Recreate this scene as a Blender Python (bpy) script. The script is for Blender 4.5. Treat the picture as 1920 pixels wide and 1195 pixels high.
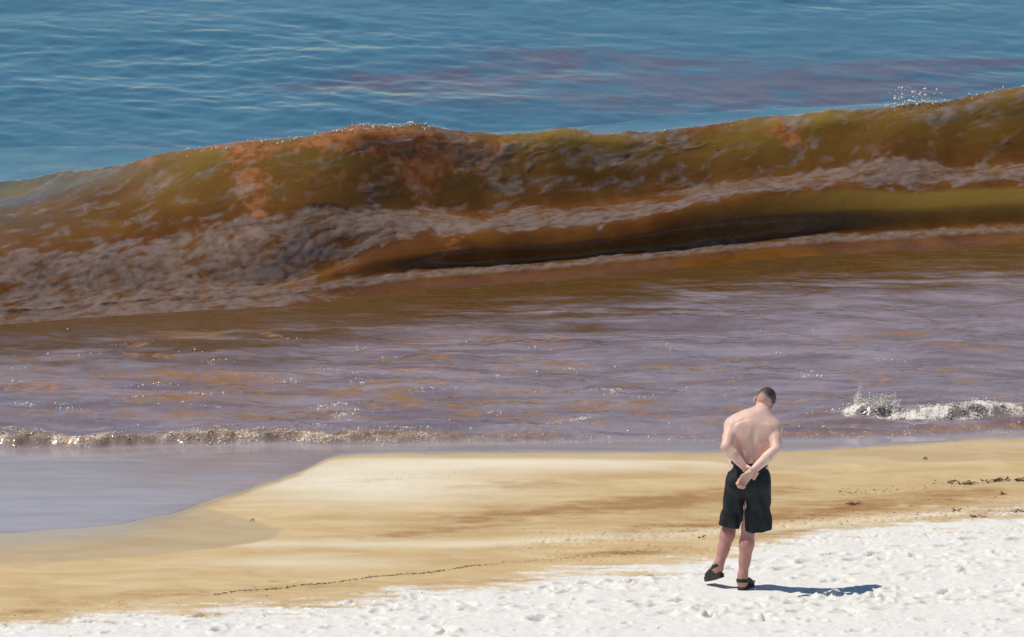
import bpy, math, random
import numpy as np
from mathutils import Vector, Matrix

for o in list(bpy.data.objects):
    bpy.data.objects.remove(o, do_unlink=True)
SC = bpy.context.scene
COL = SC.collection
R = math.radians

# ------------------------------------------------------------------ camera
HC = 15.0                       # lens height above the sea (a balcony over the beach)
PITCH = R(11.9)
FPX = 13860.0                   # focal length in photo pixels (photo 1920 wide)
cam = bpy.data.cameras.new('camera')
cam.sensor_width = 36.0
cam.lens = 36.0 * FPX / 1920.0
cam.clip_start = 0.5
cam.clip_end = 20000
camo = bpy.data.objects.new('camera', cam)
COL.objects.link(camo)
camo.location = (0, 0, HC)
camo.rotation_euler = (R(90) - PITCH, 0, 0)
SC.camera = camo

# ------------------------------------------------------------------ sky, sun, exposure
SUN_EL = R(61)
SUN_AZ = R(-84)                 # compass from +Y: sun to the left, a little seaward
world = bpy.data.worlds.new('World')
SC.world = world
world.use_nodes = True
wn = world.node_tree
bg = wn.nodes['Background']
sky = wn.nodes.new('ShaderNodeTexSky')
sky.sky_type = 'NISHITA'
sky.sun_disc = False
sky.sun_elevation = SUN_EL
sky.sun_rotation = SUN_AZ
sky.altitude = 0
sky.air_density = 1.0
sky.dust_density = 0.0
sky.ozone_density = 5.0
wn.links.new(sky.outputs[0], bg.inputs[0])
bg.inputs[1].default_value = 0.080

sun = bpy.data.lights.new('sun', 'SUN')
sun.energy = 3.7
sun.angle = R(0.53)
sun.color = (1.0, 0.94, 0.83)
suno = bpy.data.objects.new('sun', sun)
COL.objects.link(suno)
to_sun = Vector((math.sin(SUN_AZ) * math.cos(SUN_EL), math.cos(SUN_AZ) * math.cos(SUN_EL), math.sin(SUN_EL)))
suno.rotation_euler = to_sun.to_track_quat('Z', 'Y').to_euler()
suno.location = (-30, 60, 40)

SC.view_settings.view_transform = 'Standard'
SC.view_settings.look = 'None'
SC.view_settings.exposure = 0.0
SC.view_settings.gamma = 1.0
SC.view_settings.use_curve_mapping = False
SC.render.engine = 'CYCLES'
SC.cycles.max_bounces = 6
SC.cycles.use_denoising = True

# ------------------------------------------------------------------ helpers
def row_pitch(row):
    return PITCH + np.arctan((np.asarray(row, float) - 597.5) / FPX)

def z_at(y, row):               # height that a point at distance y has on a given sight line
    return HC - y * np.tan(row_pitch(row))

def y_at(z, row):
    return (HC - z) / np.tan(row_pitch(row))

def x_at(px, y, z=0.0):
    d = y * math.cos(PITCH) + (HC - z) * math.sin(PITCH)
    return (np.asarray(px, float) - 960.0) / FPX * d

def px_of(x, y, z=0.0):
    d = y * math.cos(PITCH) + (HC - z) * math.sin(PITCH)
    return 960.0 + FPX * x / d

def row_of(y, z):
    return 597.5 + FPX * np.tan(np.arctan2(HC - z, y) - PITCH)

def _hash(ix, iy, seed):
    h = (ix.astype(np.int64) * 374761393 + iy.astype(np.int64) * 668265263 + seed * 1442695041) & 0xffffffff
    h = ((h ^ (h >> 13)) * 1274126177) & 0xffffffff
    h = ((h ^ (h >> 16)) * 2246822519) & 0xffffffff
    return (h ^ (h >> 15)) & 0xffffffff

def noise(x, y, seed=0):
    x, y = np.broadcast_arrays(np.asarray(x, float), np.asarray(y, float))
    ix = np.floor(x); iy = np.floor(y)
    fx = x - ix; fy = y - iy
    ux = fx * fx * fx * (fx * (fx * 6 - 15) + 10)
    uy = fy * fy * fy * (fy * (fy * 6 - 15) + 10)
    def g(dx, dy):
        a = _hash(ix + dx, iy + dy, seed) * (2 * math.pi / 4294967296.0)
        return np.cos(a) * (fx - dx) + np.sin(a) * (fy - dy)
    a = g(0, 0) * (1 - ux) + g(1, 0) * ux
    b = g(0, 1) * (1 - ux) + g(1, 1) * ux
    return (a * (1 - uy) + b * uy) * 1.5

def fbm(x, y, octv=4, seed=0, gain=0.5, lac=2.03):
    s = 0.0; a = 1.0; t = 0.0
    for i in range(octv):
        s = s + a * noise(np.asarray(x) * lac ** i + 17.3 * i, np.asarray(y) * lac ** i - 9.1 * i, seed + i * 7)
        t += a; a *= gain
    return s / t * 1.4

def ss(a, b, x):
    t = np.clip((np.asarray(x, float) - a) / (b - a), 0, 1)
    return t * t * (3 - 2 * t)

def curve(pts, x):
    p = np.array(pts, float)
    # smooth interpolation (monotone-ish): linear then lightly blurred by sampling
    acc = 0
    for d in (-24, -12, 0, 12, 24):
        acc = acc + np.interp(np.asarray(x, float) + d, p[:, 0], p[:, 1])
    return acc / 5

def raw_mesh(name, verts, quads=None, tris=None, smooth=True):
    me = bpy.data.meshes.new(name)
    faces = []
    nv = len(verts)
    me.vertices.add(nv)
    me.vertices.foreach_set('co', np.ascontiguousarray(verts, np.float32).ravel())
    loops = []; starts = []; n = 0
    if quads is not None and len(quads):
        loops.append(np.asarray(quads, np.int32).ravel())
        starts.append(np.arange(len(quads), dtype=np.int32) * 4)
        n += len(quads) * 4
    if tris is not None and len(tris):
        loops.append(np.asarray(tris, np.int32).ravel())
        starts.append(n + np.arange(len(tris), dtype=np.int32) * 3)
        n += len(tris) * 3
    me.loops.add(n)
    me.loops.foreach_set('vertex_index', np.concatenate(loops))
    st = np.concatenate(starts)
    me.polygons.add(len(st))
    me.polygons.foreach_set('loop_start', st)
    me.update(calc_edges=True)
    me.polygons.foreach_set('use_smooth', np.full(len(st), smooth))
    me.update()
    return me

def add_attr(me, name, arr):
    a = me.attributes.new(name, 'FLOAT', 'POINT')
    a.data.foreach_set('value', np.ascontiguousarray(arr, np.float32).ravel())

def grid_mesh(name, X, Y, Z, attrs=None):
    n, m = X.shape
    idx = np.arange(n * m).reshape(n, m)
    q = np.stack([idx[:-1, :-1], idx[:-1, 1:], idx[1:, 1:], idx[1:, :-1]], -1).reshape(-1, 4)
    me = raw_mesh(name, np.stack([X, Y, Z], -1).reshape(-1, 3), q)
    for k, v in (attrs or {}).items():
        add_attr(me, k, np.broadcast_to(v, X.shape))
    return me

def link(name, me, mat=None, parent=None, label=None, cat=None, kind=None, group=None):
    o = bpy.data.objects.new(name, me)
    COL.objects.link(o)
    if mat is not None:
        me.materials.append(mat)
    if parent is not None:
        o.parent = parent
    if label: o['label'] = label
    if cat: o['category'] = cat
    if kind: o['kind'] = kind
    if group: o['group'] = group
    return o

def stretched(lo, hi, step, far_lo, far_hi, growth=1.25):
    mid = list(np.arange(lo, hi + step / 2, step))
    s = step; a = [lo]
    while a[-1] > far_lo:
        s *= growth; a.append(a[-1] - s)
    s = step; b = [mid[-1]]
    while b[-1] < far_hi:
        s *= growth; b.append(b[-1] + s)
    return np.array(a[:0:-1] + mid + b[1:])

# ------------------------------------------------------------------ materials
class NT:
    def __init__(self, name):
        self.m = bpy.data.materials.new(name)
        self.m.use_nodes = True
        self.t = self.m.node_tree
        self.b = self.t.nodes['Principled BSDF']
    def n(self, typ, **kw):
        nd = self.t.nodes.new(typ)
        for k, v in kw.items():
            setattr(nd, k, v)
        return nd
    def l(self, a, b):
        self.t.links.new(a, b)
    def attr(self, name):
        return self.n('ShaderNodeAttribute', attribute_name=name).outputs['Fac']
    def coords(self, scale=(1, 1, 1)):
        g = self.n('ShaderNodeTexCoord')
        mp = self.n('ShaderNodeMapping')
        mp.inputs['Scale'].default_value = scale
        self.l(g.outputs['Object'], mp.inputs['Vector'])
        return mp.outputs[0]
    def noise(self, vec, scale, detail=4, rough=0.55, dist=0.0):
        nd = self.n('ShaderNodeTexNoise')
        nd.inputs['Scale'].default_value = scale
        nd.inputs['Detail'].default_value = detail
        nd.inputs['Roughness'].default_value = rough
        nd.inputs['Distortion'].default_value = dist
        self.l(vec, nd.inputs['Vector'])
        return nd.outputs['Fac']
    def ramp(self, val, a, b, lo=0.0, hi=1.0):
        nd = self.n('ShaderNodeMapRange', interpolation_type='SMOOTHSTEP')
        nd.inputs['From Min'].default_value = a
        nd.inputs['From Max'].default_value = b
        nd.inputs['To Min'].default_value = lo
        nd.inputs['To Max'].default_value = hi
        self.l(val, nd.inputs['Value'])
        return nd.outputs['Result']
    def math(self, op, a, b=None):
        nd = self.n('ShaderNodeMath', operation=op)
        for i, v in enumerate((a, b)):
            if v is None: continue
            if isinstance(v, (int, float)): nd.inputs[i].default_value = v
            else: self.l(v, nd.inputs[i])
        return nd.outputs[0]
    def mix(self, fac, a, b):
        nd = self.n('ShaderNodeMix', data_type='RGBA')
        def put(sock, v):
            if isinstance(v, (tuple, list)): sock.default_value = (*v[:3], 1)
            elif isinstance(v, (int, float)): sock.default_value = v
            else: self.l(v, sock)
        put(nd.inputs[0], fac); put(nd.inputs[6], a); put(nd.inputs[7], b)
        return nd.outputs[2]
    def bump(self, h, strength, dist, normal=None):
        nd = self.n('ShaderNodeBump')
        nd.inputs['Strength'].default_value = strength if isinstance(strength, (int, float)) else 1
        if not isinstance(strength, (int, float)): self.l(strength, nd.inputs['Strength'])
        nd.inputs['Distance'].default_value = dist
        self.l(h, nd.inputs['Height'])
        if normal is not None: self.l(normal, nd.inputs['Normal'])
        return nd.outputs[0]
    def put(self, sock, v):
        s = self.b.inputs[sock]
        if isinstance(v, (tuple, list)): s.default_value = (*v, 1) if len(v) == 3 and s.type == 'RGBA' else v
        elif isinstance(v, (int, float)): s.default_value = v
        else: self.l(v, s)

def water_material(name, body1, body2, sss=0.0, b2=0.15, b3=0.06, bf=0.25, film=False, n1s=1.7):
    k = NT(name)
    pos = k.coords()
    turbid = k.attr('turbid'); foam = k.attr('foam'); algae = k.attr('algae'); gold = k.attr('gold')
    n1 = k.noise(pos if not film else k.coords((0.5, 1.8, 1)), n1s, 5, 0.6, 0.4)
    n2 = k.noise(pos, 9.0, 4, 0.55, 0.6)
    n3 = k.noise(pos, 38.0, 4, 0.6, 0.3)
    body = k.mix(k.ramp(n1, 0.35, 0.65), body1, body2)
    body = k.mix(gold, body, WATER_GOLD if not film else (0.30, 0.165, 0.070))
    sea = k.mix(k.ramp(n1, 0.35, 0.65), (0.022, 0.105, 0.160), (0.034, 0.145, 0.205))
    col = k.mix(turbid, sea, body)
    if film:
        col = k.mix(k.attr('film'), col, k.mix(k.ramp(n1, 0.35, 0.65), (0.33, 0.275, 0.285), (0.40, 0.34, 0.345)))
        col = k.mix(k.attr('brown'), col, (0.115, 0.058, 0.015))
    al = k.ramp(k.math('ADD', algae, k.math('MULTIPLY', k.math('SUBTRACT', n2, 0.5), 0.9)), 0.2, 0.95)
    col = k.mix(k.math('MULTIPLY', al, 0.8 if not film else 0.7), col, k.mix(k.ramp(n2, 0.3, 0.7), (0.26, 0.075, 0.016) if not film else (0.30, 0.115, 0.040), (0.46, 0.190, 0.075) if not film else (0.46, 0.25, 0.12)))
    swirl = k.attr('swirl')
    nn = k.math('ADD', k.math('MULTIPLY', k.math('SUBTRACT', n2, 0.5), 0.8), k.math('MULTIPLY', k.math('SUBTRACT', n3, 0.5), 0.3))
    f = k.ramp(k.math('ADD', foam, nn), 0.10, 0.95)
    fc = k.mix(k.ramp(k.math('ADD', swirl, k.math('MULTIPLY', nn, 0.6)), 0.15, 0.85), (0.130, 0.095, 0.076), (0.270, 0.225, 0.205))  # grey tone: painted sky reflection on the wave, froth at toe and bores
    col = k.mix(k.math('MULTIPLY', f, 0.60), col, fc)
    rough = k.math('ADD', 0.04, k.math('MULTIPLY', f, 0.08))
    if film:
        wh = k.attr('white')
        nw = k.noise(pos, 55.0, 6, 0.7)
        w2 = k.math('MULTIPLY', k.ramp(k.math('ADD', wh, k.math('MULTIPLY', k.math('SUBTRACT', nw, 0.5), 2.6)), 0.35, 0.85), k.ramp(wh, 0.03, 0.2))
        col = k.mix(w2, col, k.mix(k.math('MULTIPLY', gold, k.ramp(n2, 0.40, 0.60)), (0.82, 0.77, 0.68), (0.60, 0.36, 0.13)))
        rough = k.math('ADD', rough, k.math('ADD', k.math('MULTIPLY', w2, 0.4), k.math('MULTIPLY', k.attr('film'), 0.10)))
    k.put('Base Color', col)
    k.put('IOR', 1.33)
    k.put('Roughness', rough)
    if sss:
        k.put('Subsurface Weight', k.math('MULTIPLY', k.math('SUBTRACT', 1.0, f), sss))
        k.b.inputs['Subsurface Radius'].default_value = (1.0, 0.5, 0.1)
        k.b.inputs['Subsurface Scale'].default_value = 0.20
    st3 = k.math('ADD', b3, k.math('MULTIPLY', f, bf))
    if film:
        calm = k.ramp(k.attr('film'), 0.0, 1.0, 1.0, 0.06)
        b_1 = k.bump(n2, k.math('MULTIPLY', calm, b2), 0.010)
        b_2 = k.bump(n3, k.math('MULTIPLY', calm, st3), 0.006, b_1)
    else:
        b_1 = k.bump(n2, b2, 0.010)
        b_2 = k.bump(n3, st3, 0.006, b_1)
    k.put('Normal', b_2)
    return k.m

WATER_GOLD = (0.230, 0.145, 0.026)  # wave tint for light shining through thin water, put into the colour
M_sea = water_material('sea_water', (0.085, 0.055, 0.075), (0.115, 0.075, 0.090), 0, 0.08, 0.02, 0.1)
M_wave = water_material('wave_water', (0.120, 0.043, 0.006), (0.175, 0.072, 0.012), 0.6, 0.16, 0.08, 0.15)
M_shal = water_material('shallow_water', (0.185, 0.135, 0.145), (0.31, 0.245, 0.265), 0, 0.16, 0.05, 0.3, film=True, n1s=1.6)

def foam_material(name='white_foam', c1=(0.92, 0.86, 0.74), c2=(0.96, 0.94, 0.90)):
    k = NT(name)
    n = k.noise(k.coords(), 9, 5, 0.7)
    n2 = k.noise(k.coords(), 70, 2)
    k.put('Base Color', k.mix(k.ramp(k.math('ADD', k.math('MULTIPLY', n, 0.6), k.math('MULTIPLY', n2, 0.4)), 0.38, 0.62), c1, c2))
    k.put('Roughness', 0.10)
    k.put('IOR', 1.33)
    tr = k.n('ShaderNodeBsdfTranslucent'); tr.inputs['Color'].default_value = (*c2, 1)
    mx = k.n('ShaderNodeMixShader'); mx.inputs[0].default_value = 0.15
    k.l(k.b.outputs[0], mx.inputs[1]); k.l(tr.outputs[0], mx.inputs[2])
    out = [n for n in k.t.nodes if n.type == 'OUTPUT_MATERIAL'][0]
    k.l(mx.outputs[0], out.inputs['Surface'])
    return k.m
M_gold_foam = foam_material('golden_foam', (0.86, 0.68, 0.42), (0.96, 0.93, 0.84))
M_foam = foam_material()

def sand_material():
    k = NT('beach_sand')
    pos = k.coords()
    dry = k.attr('dry'); wet = k.attr('wet'); stain = k.attr('stain'); pale = k.attr('pale')
    n1 = k.noise(pos, 1.3, 5, 0.6, 0.3)
    n2 = k.noise(k.coords((1, 2.0, 1)), 4.0, 7, 0.65, 0.6)
    n3 = k.noise(pos, 90.0, 3, 0.6)
    ns = k.noise(k.coords((1, 1.8, 1)), 1.1, 7, 0.6, 0.8)
    ng = k.noise(pos, 26.0, 8, 0.72)
    damp = k.mix(k.ramp(ns, 0.28, 0.72), (0.53, 0.36, 0.165), (0.67, 0.50, 0.275))
    damp = k.mix(pale, damp, (0.80, 0.71, 0.54))
    damp = k.mix(k.ramp(ng, 0.42, 0.30, 0.0, 0.45), damp, (0.40, 0.26, 0.12))
    damp = k.mix(k.ramp(ng, 0.58, 0.72, 0.0, 0.35), damp, (0.80, 0.68, 0.46))
    st = k.ramp(k.math('ADD', stain, k.math('ADD', k.math('MULTIPLY', k.math('SUBTRACT', n2, 0.5), 1.0), k.math('MULTIPLY', k.math('SUBTRACT', ng, 0.5), 0.6))), 0.08, 0.80)
    damp = k.mix(k.math('MULTIPLY', st, 0.9), damp, (0.35, 0.185, 0.070))
    soaked = k.mix(k.ramp(ns, 0.3, 0.7), (0.47, 0.35, 0.195), (0.55, 0.42, 0.25))
    col = k.mix(wet, damp, soaked)
    white = k.mix(k.ramp(ng, 0.25, 0.7), (0.72, 0.69, 0.63), (0.87, 0.845, 0.79))
    d = k.ramp(k.math('ADD', dry, k.math('ADD', k.math('MULTIPLY', k.math('SUBTRACT', ng, 0.5), 0.9), k.math('MULTIPLY', k.math('SUBTRACT', n2, 0.5), 0.5))), 0.2, 0.8)
    col = k.mix(d, col, white)
    col = k.mix(k.ramp(n3, 0.30, 0.42, 0.34, 0.0), col, (0.30, 0.24, 0.17))
    k.put('Base Color', col)
    sheen = k.attr('sheen')
    k.put('Roughness', k.math('SUBTRACT', k.math('SUBTRACT', 0.9, k.math('MULTIPLY', wet, 0.3)), k.math('MULTIPLY', sheen, 0.42)))
    k.put('Specular IOR Level', k.math('ADD', 0.2, k.math('MULTIPLY', sheen, 0.6)))
    b1 = k.bump(ng, k.math('MULTIPLY', k.ramp(d, 0, 1, 0.30, 0.45), k.ramp(wet, 0, 1, 1.0, 0.15)), 0.016)
    b2 = k.bump(n3, k.ramp(sheen, 0, 1, 0.45, 0.03), 0.004, b1)
    k.put('Normal', b2)
    return k.m
M_sand = sand_material()

def simple(name, c1, c2, scale, rough, bump=0.0, bd=0.005, spec=0.5):
    k = NT(name)
    n = k.noise(k.coords(), scale, 4)
    k.put('Base Color', k.mix(k.ramp(n, 0.3, 0.7), c1, c2))
    k.put('Roughness', rough)
    k.put('Specular IOR Level', spec)
    if bump: k.put('Normal', k.bump(n, bump, bd))
    return k.m

# ------------------------------------------------------------------ beach
EDGE = [(-600, 1075), (-300, 1050), (0, 1003), (120, 998), (250, 985), (330, 968), (380, 950), (440, 928), (500, 908),
        (560, 886), (590, 872), (605, 858), (640, 852), (780, 849), (960, 848), (1300, 848), (1480, 846), (1560, 842), (1700, 833),
        (1810, 826), (1920, 821), (2200, 805), (2600, 800)]

def beach_z(y):
    y = np.asarray(y, float)
    up = 0.05 + 0.070 * (65.1 - y)
    z = np.where(y < 56, 0.05 + 0.070 * 9.1 + 0.03 * (56 - y), up)
    return np.where(y > 65.1, 0.05 - 0.075 * (y - 65.1), z)

def edge_y(x, y):
    """y of the wet edge of the swash film for ground points at x (given as world y)"""
    px = px_of(x, y, 0.2)
    row = curve(EDGE, px) + (2.2 + 3.0 * ss(640, 420, px)) * fbm(x * 2.2, 0 * x, 4, 401, 0.6)
    yy = y
    z = 0.1
    for _ in range(4):
        yy2 = y_at(z, row)
        z = beach_z(yy2)
    return yy2

xs = stretched(-4.9, 4.9, 0.018, -400, 400, 1.22)
ys = stretched(55.0, 66.5, 0.030, -60, 90, 1.25)
ys = ys[ys < 95]
X, Y = np.meshgrid(xs, ys)
PX = px_of(X, Y, 0.3)
ZB = beach_z(Y)
ROW = row_of(Y, ZB)
rng = np.random.default_rng(5)

def in_line(pts, PX, ROW, w, jitter=0):
    r = curve(pts, PX)
    return np.exp(-((ROW - r + jitter) / w) ** 2)

DRYL = [(-600, 1235), (0, 1168), (200, 1160), (330, 1165), (480, 1140), (640, 1130), (760, 1118), (860, 1108), (1000, 1095), (1100, 1082),
        (1200, 1076), (1290, 1060), (1360, 1042), (1450, 1022), (1560, 1000), (1700, 985), (1920, 975), (2400, 940)]
wig = fbm(X * 0.9, Y * 2.6, 5, 3, 0.6) * 34 + fbm(X * 4, Y * 9, 4, 9, 0.6) * 16
dry = ss(-44, 34, ROW - curve(DRYL, PX) + wig)
DY = Y - edge_y(X, Y)                          # > 0: under the film
# soaked apron in the lower left and a narrow band along the water
APRON = [(-600, 1090), (0, 1060), (150, 1054), (300, 1044), (430, 1028), (500, 1016), (535, 1002), (541, 996), (560, 900), (600, 862), (700, 858), (1920, 858)]
ap = curve(APRON, PX)
lob = np.where((PX < 541), (ROW < ap) & (ROW > 950 + (PX - 380) * 0.30), False)
wetm = np.maximum(ss(0, 6, ap - ROW) * ss(541, 533, PX) * ss(-2, 3, ROW - (950 + (PX - 378) * 0.29)), 0)
wetm = np.where(PX < 378, ss(0, 6, ap - ROW), wetm)
wetm = np.maximum(wetm, ss(-0.30, -0.02, DY + 0.06 * fbm(X * 2, Y * 2, 3, 21)) * 0.9)
# second swash mark on the right (a faint curved line)
LINE2 = [(640, 862), (1000, 862), (1250, 866), (1340, 868), (1440, 885), (1560, 872), (1680, 869), (1920, 868)]
band2 = ss(0, 5, curve(LINE2, PX) - ROW) * ss(560, 640, PX)
wetm = np.maximum(wetm, band2 * 0.55)
st = 0
for (cx, cy, wx, wy, a) in [(1000, 905, 220, 12, .45), (900, 975, 160, 22, .6), (1150, 950, 200, 16, .7), (1290, 935, 160, 22, .55),
                            (1300, 985, 170, 14, .65), (760, 1002, 130, 10, .45), (1000, 1025, 260, 10, .35), (1640, 945, 220, 14, .8),
                            (1800, 920, 160, 12, .5), (1560, 965, 200, 10, .5), (1880, 955, 120, 12, .6), (1180, 1035, 140, 8, .7),
                            (560, 1100, 260, 12, .35), (200, 1120, 260, 14, .35), (420, 1150, 140, 9, .5), (40, 1150, 80, 8, .5), (900, 1092, 200, 8, .5),
                            (1480, 1000, 130, 8, .7), (700, 900, 120, 7, .3), (1460, 920, 120, 12, .4)]:
    st = st + a * np.exp(-((PX - cx) / wx) ** 2 - ((ROW - cy + 0.06 * (PX - cx)) / wy) ** 2)
st = st * (0.75 + 0.5 * fbm(X * 2.5, Y * 5, 4, 31)) * (1 - wetm)
st = st + 0.55 * np.exp(-((DY + 0.03 + 0.02 * fbm(X * 3, Y * 0, 3, 33)) / 0.035) ** 2) * ss(700, 500, PX)
st = st + 0.35 * np.exp(-((ROW - (950 + (PX - 378) * 0.29)) / 2.2) ** 2) * ss(372, 385, PX) * ss(545, 530, PX)
pale = np.exp(-((PX - 680) / 260) ** 2 - ((ROW - 905) / 42) ** 2) + 0.8 * np.exp(-((PX - 1050) / 420) ** 2 - ((ROW - 868) / 14) ** 2) \
    + 0.5 * np.exp(-((PX - 560) / 200) ** 2 - ((ROW - 1055) / 12) ** 2) + 0.6 * in_line([(900, 1020), (1300, 1000), (1500, 985), (1920, 950)], PX, ROW, 8)
pale = np.clip(pale + 0.15 * fbm(X * 1.5, Y * 3, 3, 41), 0, 1) * (1 - wetm)

# relief: soft swells in the damp sand, trampled dry sand with prints
dz = 0.006 * fbm(X * 0.8, Y * 1.1, 3, 51) * ss(-0.05, -0.8, DY)
dz = dz + dry * (0.016 * fbm(X * 2.2, Y * 2.2, 4, 61) + 0.008 * fbm(X * 9, Y * 9, 4, 62, 0.65))
def dimple(x, y, a, b, ang, depth, rim=0.35):
    global dz
    i = (np.abs(xs - x) < 0.5).nonzero()[0]; j = (np.abs(ys - y) < 0.5).nonzero()[0]
    if len(i) < 3 or len(j) < 3: return
    sl = np.s_[j[0]:j[-1] + 1, i[0]:i[-1] + 1]
    u = (X[sl] - x) * math.cos(ang) + (Y[sl] - y) * math.sin(ang)
    v = -(X[sl] - x) * math.sin(ang) + (Y[sl] - y) * math.cos(ang)
    r = np.sqrt((u / a) ** 2 + (v / b) ** 2)
    dz[sl] += -depth * (1 - ss(0.55, 1.05, r)) + depth * rim * np.exp(-((r - 1.25) / 0.22) ** 2)
PERSON_X, PERSON_Y = 1.848, 57.96
cnt = 0
while cnt < 280:
    px, row = rng.uniform(-100, 2020), rng.uniform(985, 1210)
    over = row - np.interp(px, [p[0] for p in DRYL], [p[1] for p in DRYL])
    if over < -6: continue
    y = y_at(0.6, row); x = x_at(px, y, 0.6)
    cnt += 1
    if abs(x - PERSON_X) < 0.5 and abs(y - PERSON_Y) < 0.5: continue
    s = rng.uniform(0.3, 0.95) if cnt % 3 else rng.uniform(0.2, 0.4)
    dimple(x, y, 0.125 * s, 0.060 * s, rng.choice([0.1, 0.5, 1.2, 2.0, 2.8]) + rng.normal(0, .3), rng.uniform(0.03, 0.085) * s)
for tr in range(15):                                                    # trails of footprints through the dry sand
    px, row = rng.uniform(-150, 1900), rng.uniform(1030, 1200)
    y = float(y_at(0.6, row)); x = float(x_at(px, y, .6)); a = rng.normal(0.05, .35) + (math.pi if rng.random() < .4 else 0); sd = 1
    for k_ in range(14):
        x += .36 * math.cos(a); y += .36 * math.sin(a); a += rng.normal(0, .07); sd = -sd
        fx, fy = x - sd * .08 * math.sin(a), y + sd * .08 * math.cos(a)
        fpx, frow = float(px_of(fx, fy, .6)), float(row_of(fy, beach_z(fy)))
        if frow < np.interp(fpx, [p[0] for p in DRYL], [p[1] for p in DRYL]) + 8: continue
        if abs(fx - PERSON_X) < .45 and abs(fy - PERSON_Y) < .45: continue
        dimple(fx, fy, .13, .052, a + rng.normal(0, .15), rng.uniform(.022, .05), .45)
        dimple(fx - .06 * math.cos(a), fy - .06 * math.sin(a), .055, .045, a, rng.uniform(.005, .02), .2)
# prints and scuffs on the damp sand
for (px, row, s, d) in [(1595, 943, 1.0, .03), (1730, 939, .9, .03), (1640, 941, .7, .012), (1835, 967, .7, .02), (1915, 957, .8, .03), (385, 1161, .8, .03), (70, 1163, .9, .03),
                        (130, 1172, .9, .02), (490, 1104, .6, .02), (530, 1092, .8, .03), (240, 1131, .7, .02), (110, 1133, .8, .012), (1040, 1108, .7, .02),
                        (1270, 975, .6, .02), (1330, 972, .5, .02), (1530, 955, .6, .02), (1800, 925, .9, .02), (1410, 988, .5, .015), (790, 1135, .8, .03), (230, 1176, .9, .03)]:
    y = y_at(0.5, row); y = y_at(float(beach_z(y)), row); dimple(x_at(px, y, .5), y, .13 * s, .05 * s, rng.normal(0.1, .2), d)
for t in np.linspace(0, 1, 150):                                       # tyre-like tracks running along the beach
    for (p0, p1, sp) in (((980, 1014), (1930, 938), 1.0), ((980, 1022), (1930, 946), 1.0), ((1000, 1040), (1920, 985), 6)):
        px = p0[0] + (p1[0] - p0[0]) * t + rng.normal(0, 1.2); row = p0[1] + (p1[1] - p0[1]) * t + rng.normal(0, sp) + 3 * math.sin(9 * t)
        y = y_at(0.5, row); y = y_at(float(beach_z(y)), row)
        dimple(x_at(px, y, .5), y, rng.uniform(.010, .026), rng.uniform(.025, .050), rng.normal(0.4, .25), rng.uniform(.014, .036) * (1 if rng.random() < .8 else .2))
near = np.exp(-(((X - PERSON_X - 0.05) / 0.35) ** 2 + ((Y - PERSON_Y - 0.1) / 0.35) ** 2) ** 2)
dz = dz * (1 - near)
me = grid_mesh('beach', X, Y, ZB + dz, dict(dry=dry, wet=np.clip(wetm, 0, 1), stain=np.clip(st, 0, 1), pale=pale, sheen=ss(-0.95, -0.2, DY + 0.15 * fbm(X * 1.5, Y * 2, 3, 22)) * ss(420, 200, PX) + 0.7 * ss(-0.12, 0, DY) * ss(200, 420, PX)))
link('beach', me, M_sand, label='sloping beach, trampled white sand in front, damp golden sand by the water', cat='beach', kind='structure')

# ------------------------------------------------------------------ sea, breaking wave, shallow water
CREST = [(-900, 400), (-400, 375), (-200, 360), (0, 340), (100, 326), (200, 312), (340, 286), (450, 264), (500, 262), (560, 257), (650, 239), (700, 233),
         (800, 234), (870, 248), (950, 254), (1030, 241), (1055, 232), (1085, 243), (1130, 249), (1250, 246), (1300, 240), (1430, 222),
         (1550, 206), (1575, 203), (1600, 208), (1650, 204), (1700, 195), (1735, 194), (1790, 192), (1850, 176), (1920, 163), (2100, 140), (2500, 120)]
TOE = [(-900, 620), (-200, 602), (0, 594), (150, 582), (300, 570), (500, 562), (640, 551), (700, 542), (850, 524), (1000, 516), (1150, 501),
       (1280, 488), (1400, 475), (1500, 466), (1620, 459), (1700, 455), (1800, 449), (1920, 442), (2200, 420), (2500, 410)]
L2T = [(-900, 520), (0, 472), (200, 458), (350, 432), (500, 402), (640, 384), (800, 392), (900, 396), (1000, 390), (1100, 380), (1200, 368), (1300, 352),
       (1400, 335), (1500, 325), (1600, 312), (1680, 290), (1740, 305), (1800, 313), (1920, 300), (2500, 270)]
L2B = [(-900, 590), (0, 560), (300, 540), (500, 530), (600, 508), (660, 482), (720, 460), (850, 438), (1000, 433), (1100, 426), (1200, 409), (1300, 380),
       (1400, 367), (1500, 355), (1600, 348), (1700, 356), (1800, 350), (1920, 345), (2500, 310)]

def sea_ripple(x, y):
    wx = 0.5 * noise(x * 0.5, y * 0.5, 76)
    z = 0.020 * fbm(x * 0.42 + 0.18 * y, y * 0.5 - 0.1 * x, 2, 71, 0.42) + 0.008 * fbm(x * 1.3 - 0.35 * y + wx, y * 1.35 + 0.4 * x + wx, 2, 72, 0.42) + 0.0070 * fbm(x * 2.6 + wx, y * 3.0 + 0.8 * x, 3, 74, 0.5)
    return z * np.clip(0.85 + 1.1 * fbm(x * 0.16, y * 0.22, 3, 73), 0.15, 2)

def shallow_ripple(x, y):
    calm = ss(0.4, 3.2, 73.4 + 0.33 * x - y)           # smooth drawn-down water right in front of the wave
    a = 0.008 + 0.019 * calm
    z = a * (1.3 * fbm(x * 0.7, y * 1.4, 2, 81, 0.45) + 0.9 * fbm(x * 1.5 + 0.5 * noise(x, y, 5), y * 3.2, 3, 82, 0.55) + 0.16 * fbm(x * 6, y * 11, 3, 83, 0.6))
    return z

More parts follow.
